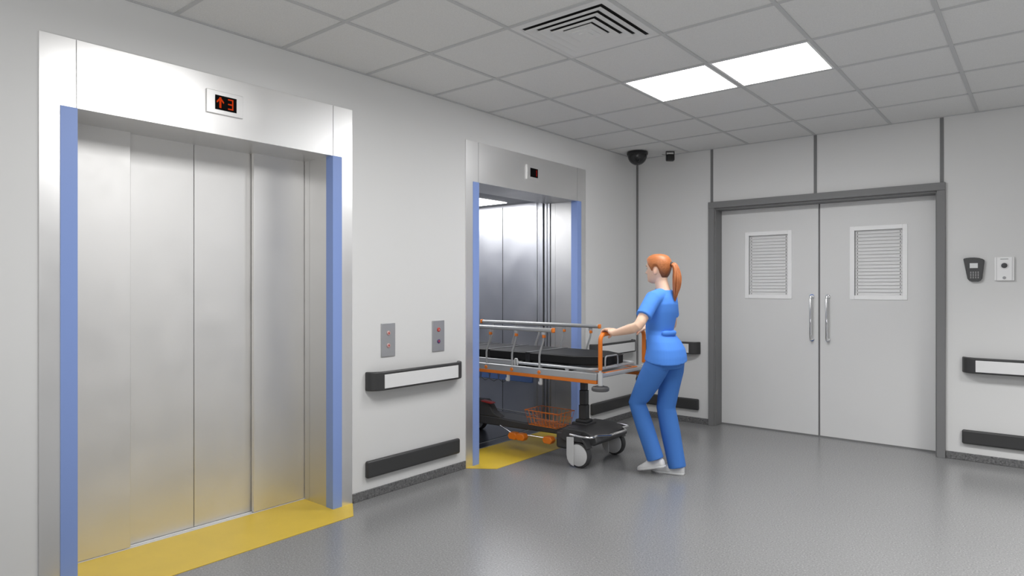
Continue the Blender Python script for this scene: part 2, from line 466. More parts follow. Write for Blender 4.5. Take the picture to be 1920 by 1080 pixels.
# ------------------------------------------------------------------ handrails and bumpers (local x along the wall, depth to -y)
def arc(cx, cy, r, a0, a1, n=8): return [(cx+r*math.cos(math.radians(a0+(a1-a0)*k/n)), cy+r*math.sin(math.radians(a0+(a1-a0)*k/n))) for k in range(n+1)]
def handrail(L, label):
    t = thing('handrail', label, 'handrail', (0, 0, 0), 'wall handrails'); h = L/2; d = .088; th = .030
    outer = [(-h, 0)]+arc(-h+.085, -.0, .085, 180, 200, 2)[1:]+[(-h+.02, -.052), (-h+.05, -.076), (-h+.09, -d)]
    outer = outer + [(-x, y) for x, y in outer[::-1]]
    inner = [(h-.02, 0), (h-.045, -.035), (h-.09, -d+th), (-h+.09, -d+th), (-h+.045, -.035), (-h+.02, 0)]
    MB().prism(outer+inner, .716, .842).build('rail', M['rail'], t, bevel=.008, seg=3)
    MB().box(-h+.095, h-.095, -d-.003, -d+.002, .730, .822).build('insert', M['white'], t, bevel=.0015)
    for x in (-h+.16, h-.16): MB().box(x-.02, x+.02, -d+th-.002, .0, .755, .797).build('wall_bracket', M['rail'], t)
    return t
def bumper(L, label):
    t = thing('bumper_rail', label, 'bumper rail', (0, 0, 0), 'wall bumper rails'); h = L/2
    MB().box(-h, h, -.032, .001, .138, .252).build('cover', M['rail'], t, bevel=.014, seg=4, smooth=35)
    return t
def place(o, wallname, a):
    if wallname == 'L': o.location = (0, a, 0); o.rotation_euler = (0, 0, PI/2)
    else: o.location = (a, 0, 0)
place(handrail(.890, 'charcoal handrail with white strip between the two elevators'), 'L', -3.262)
place(handrail(.86, 'charcoal handrail with white strip behind the stretcher mattress end'), 'L', -.545)
place(handrail(.62, 'charcoal handrail behind the nurse, beside the grey door frame'), 'B', .425)
place(handrail(1.10, 'charcoal handrail with white strip under the keypad and intercom'), 'B', 3.506)
place(bumper(.880, 'low charcoal bumper rail between the two elevators'), 'L', -3.268)
place(bumper(.84, 'low charcoal bumper rail on the wall behind the stretcher'), 'L', -.535)
place(bumper(.60, 'low charcoal bumper rail behind the nurse, beside the grey door frame'), 'B', .420)
place(bumper(1.10, 'low charcoal bumper rail on the wall below the keypad and intercom'), 'B', 3.506)

# ------------------------------------------------------------------ wall devices
t = thing('keypad', 'dark grey access keypad with pale screen beside the double door', 'keypad', (3.04, 0, 1.45))
top = [(2.967, 1.636), (2.985, 1.640), (3.01, 1.6425), (3.04, 1.6425), (3.07, 1.638), (3.092, 1.630), (3.104, 1.621)]
bot = [(3.104, 1.612), (3.090, 1.475), (3.080, 1.458), (3.064, 1.450), (3.022, 1.450), (3.004, 1.458), (2.993, 1.474), (2.966, 1.628)]
MB().prism(top+bot, -.030, .001, axis='y').build('body', M['keypad'], t, bevel=.005, seg=3)
MB().box(3.009, 3.062, -.0315, -.029, 1.558, 1.597).build('screen', M['keyscreen'], t)
for r in range(4):
    for q in range(4):
        xx = 3.016+q*.0162; zz = 1.524-r*.0145
        MB().box(xx-.004, xx+.004, -.0325, -.029, zz-.0035, zz+.0035).build('key', M['keys'], t)
t = thing('intercom', 'white door intercom with round black lens on the wall', 'intercom', (3.231, 0, 1.456))
MB().box(3.169, 3.293, -.022, .001, 1.457, 1.641).build('body', M['inter'], t, bevel=.003)
MB().box(3.182, 3.184, -.0235, -.021, 1.459, 1.639).box(3.279, 3.281, -.0235, -.021, 1.459, 1.639).box(3.184, 3.279, -.0225, -.021, 1.459, 1.639).build('front_plate', M['inter'], t)
for xx in (3.1815, 3.2795): MB().box(xx, xx+.002, -.0238, -.021, 1.458, 1.640).build('groove', M['interline'], t)
ring = MB().lathe([(0, -.021), (.028, -.021), (.028, -.026), (.024, -.028), (0, -.028)], 32, (3.231, 0, 1.574), 'y').build('lens_ring', M['white'], t, smooth=35)
MB().lathe([(0, -.027), (.0205, -.027), (.019, -.031), (.01, -.034), (0, -.035)], 32, (3.231, 0, 1.574), 'y').build('lens', M['keypad'], ring, smooth=35)
MB().lathe([(0, -.021), (.0115, -.021), (.0115, -.025), (0, -.026)], 24, (3.231, 0, 1.478), 'y').build('call_button', M['interline'], t, smooth=35)
MB().box(3.206, 3.256, -.0238, -.021, 1.622, 1.628).build('slot', M['interline'], t)

# ------------------------------------------------------------------ ceiling fittings
def ceiling_light(ix, iy, label):
    xa, xb = ix*T+hw, (ix+1)*T-hw; yb_ = -.03-iy*T-hw; ya_ = -.03-(iy+1)*T+hw
    t = thing('ceiling_light', label, 'ceiling light', ((xa+xb)/2, (ya_+yb_)/2, CEIL), 'square ceiling light panels')
    e = .014; f = MB()
    for a0, a1, c0, c1 in ((xa, xa+e, ya_, yb_), (xb-e, xb, ya_, yb_), (xa+e, xb-e, ya_, ya_+e), (xa+e, xb-e, yb_-e, yb_)):
        f.box(a0, a1, c0, c1, CEIL+.0005, CEIL+.0065)
    f.build('frame', M['lightframe'], t)
    MB().box(xa+e, xb-e, ya_+e, yb_-e, CEIL+.0025, CEIL+.0062).build('diffuser', M['panel'], t)
ceiling_light(2, 3, 'glowing square ceiling panel nearer the elevator wall')
ceiling_light(3, 3, 'glowing square ceiling panel farther from the elevator wall')

xa, xb, ya_, yb_ = 2*T+hw, 3*T-hw, -.03-6*T+hw, -.03-5*T-hw
xc, yc = (xa+xb)/2, (ya_+yb_)/2
t = thing('ceiling_vent', 'square ceiling air vent of nested louvres', 'ceiling vent', (xc, yc, CEIL))
MB().box(xa, xb, ya_, yb_, CEIL+.0035, CEIL+.006).build('backing', M['gap'], t)
def band(b, prof_):
    q = ((-1,-1),(1,-1),(1,1),(-1,1))
    b.loft([[(xc+sx*r, yc+sy*r, z) for sx, sy in q] for r, z in prof_], cap=False, closed=True)
    for f in b.bm.faces: f.smooth = False
H0 = (xb-xa)/2
b = MB(); band(b, [(.252, CEIL+.001), (.262, CEIL-.006), (H0, CEIL-.001), (H0, CEIL+.003), (.262, CEIL-.002), (.254, CEIL+.003)]); b.build('rim', M['vent'], t)
for r1 in (.241, .190, .139):
    b = MB(); band(b, [(r1-.044, CEIL+.002), (r1-.022, CEIL-.012), (r1, CEIL-.014), (r1+.001, CEIL-.009), (r1-.018, CEIL-.008), (r1-.036, CEIL+.003)]); b.build('louver', M['vent'], t)
MB().box(xc-.089, xc+.089, yc-.089, yc+.089, CEIL-.008, CEIL-.004).box(xc-.058, xc+.058, yc-.058, yc+.058, CEIL-.014, CEIL-.0075).box(xc-.028, xc+.028, yc-.028, yc+.028, CEIL-.019, CEIL-.0135).build('center_plate', M['vent'], t)

t = thing('dome_camera', 'black dome security camera on the ceiling at the corner', 'security camera', (.20, -.36, CEIL))
MB().lathe([(0, 0), (.104, 0), (.108, -.006), (.108, -.026), (.102, -.032), (0, -.032)], 40, (.20, -.36, CEIL)).build('mount_ring', M['black'], t, smooth=35)
dm = MB().lathe([(.100, -.028)]+[(.100*math.cos(a), -.030-.105*math.sin(a)) for a in [PI/2*k/12 for k in range(13)]], 40, (.20, -.36, CEIL)).build('dome', M['smoke'], t, smooth=60)
MB().lathe([(.0, .0), (.024, 0), (.024, .012), (0, .012)], 24, (.238, -.425, CEIL-.088), 'y').build('lens', M['black'], dm, smooth=35)
t = thing('motion_sensor', 'small black box sensor hanging from the ceiling near the corner', 'sensor', (.475, -.17, CEIL))
sx, sy = .475, -.17
rotc = Matrix.Rotation(a_ := .687, 3, 'Z')
MB().box(sx-.042, sx+.042, sy-.030, sy+.030, CEIL-.098, CEIL-.028, rot=rotc).build('housing', M['black'], t, bevel=.014, seg=3)
MB().box(sx-.044, sx-.038, sy-.008, sy+.008, CEIL-.045, CEIL, rot=rotc, piv=(sx, sy, CEIL)).box(sx+.038, sx+.044, sy-.008, sy+.008, CEIL-.045, CEIL, rot=rotc, piv=(sx, sy, CEIL)).box(sx-.044, sx+.044, sy-.010, sy+.010, CEIL-.006, CEIL, rot=rotc, piv=(sx, sy, CEIL)).build('bracket', M['black'], t)
MB().tube([(sx-.03, sy-.02, CEIL-.03), (sx-.066, sy-.050, CEIL-.028)], .002, 8).build('cable', M['black'], t)

# ------------------------------------------------------------------ stretcher trolley
YC = -1.90; RY = .34
t = thing('stretcher', 'hospital stretcher with black mattress and orange trim, half inside the open elevator', 'stretcher', (-.10, YC, 0))
XE, XH = .885, -1.10          # foot end (towards the nurse), head end inside the car
for sg in (-1, 1):
    y = YC+sg*RY
    a = MB().box(XH, XE, y-.016, y+.016, .706, .757).build('deck_rail', M['trolley'], t, bevel=.006)
    MB().box(XH, XE, y-.019, y+.019, .677, .706).build('rub_strip', M['orange'], a, bevel=.004)
    MB().box(XH, XE, y-.0195, y+.0195, .7055, .711).build('rail_lip', M['alu'], a)
# inner deck panel, cross beams, foot end tray
MB().box(XH+.02, XE-.06, YC-RY+.02, YC+RY-.02, .715, .722).build('deck', M['dark'], t)
for sg in (-1, 1): MB().box(XH+.03, .085, YC+sg*(RY-.025)-.005, YC+sg*(RY-.025)+.005, .757, .797).build('backrest_side', M['trolley'], t, bevel=.003)
MB().box(.62, XE+.03, YC-RY+.02, YC+RY-.02, .722, .753).build('end_tray', M['trolley'], t, bevel=.008)
MB().box(XH-.02, XH+.10, YC-RY, YC+RY, .706, .753).build('end_tray', M['trolley'], t, bevel=.008)
b = MB()
q = [(.70, YC-.20), (.895, YC-.25), (.895, YC+.25), (.70, YC+.20)]
for i in range(4):
    p0, p1 = q[i], q[(i+1) % 4]
    b.tube([(p0[0], p0[1], .754), (p1[0], p1[1], .754)], .005, 8)
b.build('tray_outline', M['orange'], t)
# mattress support tube
zt_ = .779; hy = RY-.015
loop = [(.10, YC-hy, zt_), (.74, YC-hy, zt_)]+[(x, y, zt_) for x, y in arc(.77, YC-hy+.08, .08, 270, 345, 5)]+[(x, y, zt_) for x, y in arc(.77, YC+hy-.08, .08, 15, 90, 5)]+[(.74, YC+hy, zt_), (.10, YC+hy, zt_)]
b = MB().tube(loop, .012, 12, closed=True)
for x in (.34, .60):
    for sg in (-1, 1):
        b.prism([(x-.012, .754), (x+.012, .754), (x+.020, .777), (x-.020, .777)], YC+sg*(hy-.002)-.008, YC+sg*(hy-.002)+.008, axis='y')
for sg in (-1, 1): b.cyl((.785, YC+sg*.22, .752), (.80, YC+sg*.22, .779), .008, 12)
b.build('mattress_frame', M['trolley'], t, smooth=40)
b = MB().tube([(.858, YC-.185, .775), (.858, YC-.185, .835)]+[(.858, y, z) for y, z in arc(YC-.16, .848, .022, 180, 90, 4)]+[(.858, y, z) for y, z in arc(YC-.02, .848, .022, 90, 0, 4)]+[(.858, YC+.005, .835), (.858, YC+.005, .775)], .006, 10)
b.build('mattress_stop', M['alu'], t, smooth=40)
# mattress
hm = .27; cx0 = .625; cx1 = .838
def oct_(h, x1, cxx, ce, xh): return [(xh, YC-h), (cxx, YC-h), (x1, YC-ce), (x1, YC+ce), (cxx, YC+h), (xh, YC+h)]
mt = MB().prism(oct_(hm, cx1, cx0, .13, XH+.06), .790, .866).build('mattress', M['mattress'], t, bevel=.013, seg=3, smooth=35)
pp = oct_(hm+.001, cx1+.001, cx0, .13, XH+.059)
MB().tube([(x, y, .861) for x, y in pp], .0022, 6, closed=True).build('piping', M['piping'], mt)
for x in (-.62, -.27, .17):
    b = MB()
    b.box(x-.024, x+.024, YC-hm-.002, YC+hm+.002, .865, .869)
    for sg in (-1, 1): b.box(x-.024, x+.024, YC+sg*(hm+.0025)-.002, YC+sg*(hm+.0025)+.002, .735, .868)
    b.build('strap', M['black'], mt, bevel=.001)
# side guards
for sg in (-1, 1):
    y = YC+sg*(RY+.004)
    g = MB().box(-.885, .470, y-.016, y+.016, 1.046, 1.080).build('side_guard', M['alu'], t, bevel=.012, seg=3)
    for xa_, xb_ in ((.470, .490), (-.905, -.885)):
        MB().box(xa_, xb_, y-.0175, y+.0175, 1.044, 1.082).build('end_cap', M['orange'], g, bevel=.007)
    for k in range(5):
        xt = -.745+k*.283; xl = xt-.030; yo = y+sg*.002
        pts = [(xt, yo, 1.045), (xt, yo, .985), (xt-.006, yo, .960), (xl-.006, yo, .880), (xl-.012, yo, .850), (xl-.012, yo, .715)]
        MB().tube(pts, .0085, 10).build('guard_post', M['alu'], g, smooth=40)
        b = MB().box(xt-.016, xt+.016, yo-.010, yo+.010, 1.022, 1.046)
        b.build('hinge_mount', M['trolley'], g, bevel=.003)
        MB().box(xt-.006, xt+.014, yo-.013, yo+.013, 1.000, 1.026).build('hinge', M['orange'], g, bevel=.004)
        MB().cyl((xl-.008, yo-.016, .724), (xl-.008, yo+.016, .724), .0155).build('hinge', M['orange'], g, bevel=.003)
# corner posts, push handles, round bumpers
for sg in (-1, 1):
    y = YC+sg*RY; x = .91
    MB().cyl((x, y, .64), (x, y, .765), .0185).cyl((x, y, .765), (x, y, .785), .009, 12).build('corner_post', M['hub'], t, smooth=40)
    MB().lathe([(.014, .628), (.058, .628), (.066, .634), (.066, .652), (.058, .660), (.030, .660), (.028, .668), (.014, .668)], 36, (x, y, 0)).build('corner_bumper', M['bumper'], t, smooth=35)
    yi = -sg
    pts = [(x, y, .783), (x, y, 1.00)]+[(x, y+yi*(.05-.05*math.cos(a)), 1.00+.05*math.sin(a)) for a in [PI/2*k/6 for k in range(1, 7)]]+[(x, y+yi*.135, 1.052)]
    MB().tube(pts, .0165, 18).build('push_handle', M['orange'], t, smooth=60)
# lifting columns
for x in (.545, -.86):
    b = MB()
    for z0, z1, r in ((.27, .300, .074), (.300, .322, .052), (.322, .44, .033), (.44, .56, .029), (.56, .715, .025)):
        b.box(x-r, x+r, YC-r, YC+r, z0, z1)
    b.build('lift_column', M['dark'], t, bevel=.006)
# chassis
b = MB()
b.prism([(XH+.2, .20), (-.80, .25), (-.30, .25), (.30, .238), (.42, .242), (.46, .278), (.66, .278), (.74, .245), (.74, .21), (.55, .195), (-.8, .16), (XH+.2, .16)], YC-.13, YC+.13, axis='y')
b.prism([(.46, .20), (.50, .285), (.70, .285), (.80, .245), (.82, .205), (.78, .175), (.50, .175)], YC-.235, YC+.235, axis='y')
b.prism([(-.98, .19), (-.94, .27), (-.76, .27), (-.70, .19)], YC-.235, YC+.235, axis='y')
b.build('chassis', M['dark'], t, bevel=.012, seg=3)
MB().prism([(-.74, .24), (-.66, .36), (-.56, .388), (-.43, .392), (-.39, .365), (-.335, .295), (-.24, .245)], YC-.135, YC-.055, axis='y').build('pedal_housing', M['dark'], t, bevel=.012, seg=3)
for sg in (-1, 1): MB().box(.40, .56, YC+sg*.15-.05, YC+sg*.15+.05, .10, .24).build('chassis_skirt', M['dark'], t, bevel=.02)
MB().tube([(.0, YC+.11, .240), (-.07, YC+.12, .262), (-.57, YC+.12, .266), (-.62, YC+.11, .245)], .005, 8).build('support_rod', M['alu'], t)
# bent bumper tube around the foot end casters
zb = .25
pts = [(.60, YC-.285, zb), (.70, YC-.30, zb), (.785, YC-.285, zb), (.80, YC-.25, zb), (.79, YC-.22, zb), (.795, YC-.19, zb), (.855, YC-.12, zb), (.86, YC+.13, zb), (.80, YC+.19, zb), (.79, YC+.22, zb), (.80, YC+.27, zb), (.785, YC+.29, zb), (.70, YC+.30, zb), (.60, YC+.285, zb)]
MB().tube(pts, .0095, 12).build('foot_bumper_bar', M['chrome'], t, smooth=60)
# casters
for x in (.675, -.86):
    for sg in (-1, 1):
        y = YC+sg*.262; R_ = .100
        ca = MB().lathe([(.0, -.028), (.080, -.028), (R_-.004, -.024), (R_, -.014), (R_, .014), (R_-.004, .024), (.080, .028), (0, .028)], 40, (x, y, R_), 'y').build('caster', M['tyre'], t, smooth=30)
        b = MB()
        for s2 in (-1, 1): b.lathe([(0, s2*.026), (.084, s2*.026), (.084, s2*.032), (.078, s2*.035), (0, s2*.036)], 40, (x, y, R_), 'y')
        b.build('wheel_cover', M['hub'], ca, smooth=30)
        # fork hood: flat leg on each side and a top yoke
        b = MB()
        poly = [(x-.096, .232), (x-.030, .238), (x-.028, .012), (x-.050, .018), (x-.072, .032), (x-.090, .060), (x-.097, .095)]
        for s2 in (-1, 1): b.prism(poly, y+s2*.040-.004, y+s2*.040+.004, axis='y')
        b.build('fork', M['hub'], ca, bevel=.005)
        MB().prism([(x-.06, .200), (x-.088, .225), (x-.06, .245), (x+.03, .243), (x+.075, .205), (x+.093, .160), (x+.080, .158), (x+.05, .205)], y-.036, y+.036, axis='y').build('hood', M['dark'], ca, bevel=.004)
        MB().cyl((x-.01, y, .23), (x-.01, y, .262), .018).build('stem', M['dark'], ca)
# wire basket
bx0, bx1, by0, by1, bz0, bz1 = .085, .430, YC-.205, YC+.03, .250, .372
ins = .028
def rect(z, i): return [(bx0+i, by0+i*.7, z), (bx1-i, by0+i*.7, z), (bx1-i, by1-i*.7, z), (bx0+i, by1-i*.7, z)]
b = MB()
b.tube(rect(bz1, 0), .0030, 8, closed=True); b.tube(rect((bz0+bz1)/2, ins/2), .0019, 8, closed=True); b.tube(rect(bz0, ins), .0024, 8, closed=True)
for k in range(9):
    u = k/8
    for yy, s2 in ((by0, 1), (by1, -1)):
        b.tube([(bx0+u*(bx1-bx0), yy, bz1), (bx0+ins+u*(bx1-bx0-2*ins), yy+s2*ins*.7, bz0)], .0017, 6)
    b.tube([(bx0+ins+u*(bx1-bx0-2*ins), by0+ins*.7, bz0), (bx0+ins+u*(bx1-bx0-2*ins), by1-ins*.7, bz0)], .0017, 6)
for k in range(6):
    u = k/5
    for xx, s2 in ((bx0, 1), (bx1, -1)):
        b.tube([(xx, by0+u*(by1-by0), bz1), (xx+s2*ins, by0+ins*.7+u*(by1-by0-1.4*ins), bz0)], .0017, 6)
    yy = by0+ins*.7+u*(by1-by0-1.4*ins)
    b.tube([(bx0+ins, yy, bz0), (bx1-ins, yy, bz0)], .0017, 6)
b.build('wire_basket', M['wire'], t)
# foot pedals
b = MB()
for z_, xa_, xb_ in ((.145, .00, .35),): b.tube([(-.24, YC-.14, .185), (-.05, YC-.20, .150), (.12, YC-.17, .15), (.30, YC-.19, .16), (.42, YC-.13, .165)], .006, 8)
b.build('pedal_bar', M['chrome'], t, smooth=50)
for x, z in ((-.015, .140), (.070, .142), (.352, .158)):
    b = MB()
    b.prism([(x-.050, z), (x-.034, z+.030), (x+.030, z+.032), (x+.050, z+.004), (x+.032, z-.026), (x-.032, z-.026)], YC-.255, YC-.195, axis='y')
    b.build('foot_pedal', M['orange'], t, bevel=.006)
b = MB().prism([(-.44, .392), (-.33, .386), (-.30, .376), (-.33, .368), (-.44, .376)], YC-.175, YC-.125, axis='y'); b.build('brake_pedal', M['redpedal'], t, bevel=.004)
for x in (.02, .36):
    MB().box(x-.011, x+.011, YC-RY-.012, YC-RY+.004, .628, .68).tube([(x-.02, YC-RY-.004, .648), (x-.024, YC-RY-.004, .634), (x-.012, YC-RY-.004, .625), (x+.008, YC-RY-.004, .628)], .006, 8).build('drainage_hook', M['hub'], t)
MB().tube([(.075, YC-RY+.02, .757), (.075, YC-RY+.01, .795), (.085, YC-RY+.01, .812), (.100, YC-RY+.01, .812), (.108, YC-RY+.01, .797), (.106, YC-RY+.012, .76)], .007, 10).build('release_lever', M['hub'], t, smooth=50)
b = MB()
for k in range(4):
    b.tube([(-.42+k*.10, YC-RY+.02, .70), (-.40+k*.10, YC-RY+.01, .62+.01*(k % 2)), (-.35+k*.10, YC-RY+.01, .605), (-.30+k*.10, YC-RY+.01, .63), (-.29+k*.10, YC-RY+.02, .70)], .0025, 6)
b.build('hose', M['dark'], t)

# ------------------------------------------------------------------ nurse
NB = (1.27, -1.92, 0)
N = thing('person', 'person with auburn ponytail in blue scrubs pushing the stretcher by its orange handles', 'person', NB)
def fuse(b, voxel, it, fac=.5):
    me = bpy.data.meshes.new('tmp'); bmesh.ops.recalc_face_normals(b.bm, faces=b.bm.faces); b.bm.to_mesh(me); b.bm.free()
    o = bpy.data.objects.new('tmp', me); C.objects.link(o)
    r = o.modifiers.new('r', 'REMESH'); r.mode = 'VOXEL'; r.voxel_size = voxel
    s = o.modifiers.new('s', 'SMOOTH'); s.iterations = it; s.factor = fac
    dg = bpy.context.evaluated_depsgraph_get(); dg.update()
    m2 = bpy.data.meshes.new_from_object(o.evaluated_get(dg))
    bpy.data.objects.remove(o); bpy.data.meshes.remove(me)
    return m2
def put(name, me, m, parent):
    for v in me.vertices: v.co -= Vector(parent['_o'])
    me.materials.clear(); me.materials.append(m)
    me.polygons.foreach_set('use_smooth', [True]*len(me.polygons))
    o = bpy.data.objects.new(name, me); C.objects.link(o); o.parent = parent; o['_o'] = tuple(parent['_o'])
    return o
def rings(b, rows, n=32, hem=None):
    R = []
    for z, cx, cy, a, w_ in rows:
        ring = []
        for k in range(n):
            th = 2*PI*k/n; cs, sn = math.cos(th), math.sin(th)
            e = 2.3
            x = cx+a*math.copysign(abs(cs)**(2/e), cs); y = cy+w_*math.copysign(abs(sn)**(2/e), sn)
            ring.append((x, y, z+(hem(cs, sn, z) if hem else 0)))
        R.append(ring)
    b.loft(R)

YN = -1.92
# --- head (front towards -x). rows: z above chin, front, back, half width
HX, HY, HZ = 1.222, YN, 1.437
prof = [ # z, front, back, width
 (-.004, .050, -.005, .020), (.004, .070, .020, .033), (.015, .080, .040, .043), (.030, .084, .056, .052), (.045, .083, .064, .058),
 (.060, .084, .072, .062), (.078, .085, .080, .066), (.095, .083, .086, .069), (.110, .084, .090, .071), (.125, .087, .092, .0725), (.140, .088, .093, .073),
 (.155, .084, .0895, .0705), (.170, .077, .083, .0655), (.184, .066, .072, .057), (.196, .050, .056, .0445), (.204, .030, .035, .028), (.208, .008, .011, .008)]
def lerp_prof(z):
    if z <= prof[0][0]: return prof[0][1:]
    for a, b_ in zip(prof, prof[1:]):
        if z <= b_[0]:
            u = (z-a[0])/(b_[0]-a[0]); u = u
            return tuple(a[i]+(b_[i]-a[i])*u for i in (1, 2, 3))
    return prof[-1][1:]
def gs(v, c, s): return math.exp(-((v-c)/s)**2)
def head_pt(th, z, off=0.0):
    """th 0 = face front (-x), positive towards the left side (-y)"""
    f, bk, w_ = lerp_prof(z)
    cs, sn = math.cos(th), math.sin(th)
    e = 2.25
    a = f if cs > 0 else bk
    x = a*math.copysign(abs(cs)**(2/e), cs); y = w_*math.copysign(abs(sn)**(2/e), sn)
    d = 0
    if cs > 0:
        t_ = abs(y)
        nb = 0
        if .068 < z < .128:
            u = (z-.068)/(.128-.068)
            hgt = .029*(1-u)**1.1 if u > .12 else .029*(.45+.55*u/.12)*.95
            nb = hgt*gs(y, 0, .010+.006*(1-u))
        x += nb
        x += .0055*gs(z, .052, .006)*gs(y, 0, .020)          # upper lip
        x += .0045*gs(z, .041, .006)*gs(y, 0, .018)          # lower lip
        x -= .004*gs(z, .0465, .003)*gs(y, 0, .022)
        x -= .004*gs(z, .033, .006)*gs(y, 0, .02)
        x += .007*gs(z, .012, .012)*gs(y, 0, .020)           # chin
        x -= .009*(gs(y, .031, .014)+gs(y, -.031, .014))*gs(z, .108, .010)   # eye sockets
        x += .004*gs(z, .126, .008)*gs(y, 0, .05)            # brow ridge
    v = Vector((x, y, 0))
    if off: v = v*(1+off/max(v.length, .02))
    return Vector((HX-v.x, HY-v.y, HZ+z+(off if z > .19 else off*max(0, (z-.12)/.07))))
def head_rings(b, zs, n=72, off=0):
    b.loft([[head_pt(2*PI*k/n, z, off) for k in range(n)] for z in zs])
body = MB()
head_rings(body, [-.004+.212*k/70 for k in range(71)])
# ears
for sg in (-1, 1):
    c_ = Vector((HX+.012, HY+sg*.071, HZ+.090)); rt = Matrix.Rotation(sg*-.35, 3, 'Z') @ Matrix.Rotation(.25, 3, 'Y')
    body.ell(c_, (.017, .007, .031), rt)
# neck, torso, limbs
body.tube([(1.268, YN, 1.345), (1.258, YN, 1.40), (1.246, YN, 1.445), (1.238, YN, 1.49)], [(.060, .062), (.050, .052), (.047, .050), (.052, .054)], 24)
rings(body, [(.86, 1.30, YN, .10, .145), (.95, 1.295, YN, .105, .145), (1.07, 1.236, YN, .078, .112), (1.20, 1.248, YN, .088, .135), (1.30, 1.258, YN, .082, .140), (1.355, 1.268, YN, .058, .075)])
SL, EL, WL = (1.258, -2.085, 1.312), (1.232, -2.255, 1.120), (1.012, -2.230, 1.062)
SR, ER, WR = (1.255, -1.792, 1.312), (1.224, -1.684, 1.105), (1.012, -1.575, 1.062)
def mid(a, b_, u): return tuple(a[i]+(b_[i]-a[i])*u for i in range(3))
for S_, E_, W_, sg in ((SL, EL, WL, -1), (SR, ER, WR, 1)):
    Ei = tuple(Vector(E_)*.62+(Vector(mid(S_, E_, .82))+Vector(mid(E_, W_, .18)))*.19)
    body.tube([(1.268, YN+sg*.05, 1.345), S_, mid(S_, E_, .35), mid(S_, E_, .65), mid(S_, E_, .85), Ei, mid(E_, W_, .15), mid(E_, W_, .32), mid(E_, W_, .6), mid(E_, W_, .9), W_], [.036, .048, .043, .039, .037, .0365, .0365, .0365, .031, .0235, .022], 22)
    # hand laid over the horizontal grip: palm on top, fingers curling down in front (-x)
    wx, wy, wz = W_
    xk = .938; zk = 1.088; ygrip = YN+.02+sg*(.34-.072)
    pal = [(wx+.004, wy, wz), (wx-.020, wy*.75+ygrip*.25, wz+.012), (.972, ygrip, zk-.006), (xk, ygrip, zk-.003), (xk-.010, ygrip, zk-.008)]
    body.tube(pal, [(.019, .024), (.018, .030), (.0165, .038), (.0135, .038), (.010, .036)], 20, ref=(0, 0, 1))
    for k, (dy, ln, r) in enumerate(((-.0305, 1.0, .0088), (-.0103, 1.08, .0091), (.0100, 1.02, .0088), (.0295, .84, .0076))):
        yy = ygrip+(-sg)*(-dy)*1.0
        p0 = (xk+.012, yy, zk-.003); p1 = (xk-.014, yy, zk+.001); p2 = (xk-.014-.030*ln, yy+.001, zk-.011); p3 = (xk-.016-.040*ln, yy, zk-.036*ln); p4 = (xk-.012-.026*ln, yy, zk-.054*ln)
        body.tube([p0, p1, p2, p3, p4], [r*1.02, r*1.08, r, r*.95, r*.72], 12)
    ty = ygrip-sg*.045
    body.tube([(wx-.035, wy-sg*.012, wz+.004), (.968, ty+sg*.008, 1.070), (.945, ty, 1.052), (.922, ty-sg*.002, 1.028), (.908, ty, 1.018)], [.013, .0125, .0105, .0095, .0075], 12)
HL, KL, AL = (1.285, -2.005, .875), (1.092, -2.010, .530), (1.225, -1.985, .140)
HR, KR, AR = (1.305, -1.835, .870), (1.250, -1.850, .490), (1.335, -1.850, .085)
for H_, K_, A_ in ((HL, KL, AL), (HR, KR, AR)):
    body.tube([H_, mid(H_, K_, .4), K_, mid(K_, A_, .3), mid(K_, A_, .8), A_], [.080, .070, .050, .052, .036, .034], 20)
TOEL, HEELL = Vector((1.080, -1.970, .012)), Vector((1.302, -1.975, .072))
TOER, HEELR = Vector((1.150, -1.885, .0)), Vector((1.392, -1.835, .0))
for toe, heel, A_ in ((TOEL, HEELL, AL), (TOER, HEELR, AR)):
    d_ = (toe-heel)
    body.tube([Vector(A_), heel+d_*.2+Vector((0, 0, .05)), heel+d_*.8+Vector((0, 0, .03))], [.033, .030, .018], 12)
bm_ = fuse(body, .0036, 3, .5)
col = bm_.color_attributes.new('tint', 'FLOAT_COLOR', 'POINT')
sk = (.87, .585, .43)
for i, v in enumerate(bm_.vertices):
    c_ = list(sk); x, y, z = v.co
    if z > 1.40:
        fx, fy, fz = HX-x, HY-y, z-HZ
        if fx > .06:
            lip = max(gs(fz, .050, .006), gs(fz, .042, .006))*gs(fy, 0, .020)
            c_ = [c_[0]*(1-.10*lip), c_[1]*(1-.45*lip), c_[2]*(1-.35*lip)]
            ck = gs(fz, .075, .02)*(gs(fy, .045, .018)+gs(fy, -.045, .018))
            c_ = [c_[0], c_[1]*(1-.10*ck), c_[2]*(1-.10*ck)]
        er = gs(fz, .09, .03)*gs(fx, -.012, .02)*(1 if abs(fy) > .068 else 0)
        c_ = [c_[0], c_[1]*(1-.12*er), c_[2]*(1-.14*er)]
    if x < .95 and z > 1: c_ = [c_[0], c_[1]*.93, c_[2]*.90]
    col.data[i].color = (*c_, 1)
put('body', bm_, M['skin'], N)
for sg in (-1, 1):
    e = MB().ell((HX-.0655, HY+sg*.031, HZ+.107), (.0125, .0135, .0075), nu=24, nv=14).build('eye', M['eye'], N, smooth=80)
    MB().ell((HX-.0765, HY+sg*.033, HZ+.107), (.003, .0052, .0056)).build('iris', M['iris'], e, smooth=80)
    MB().tube([(HX-.088, HY+sg*.014, HZ+.124), (HX-.086, HY+sg*.030, HZ+.129), (HX-.073, HY+sg*.048, HZ+.124)], [.0022, .0030, .0014], 8).build('eyebrow', M['brow'], N, smooth=80)

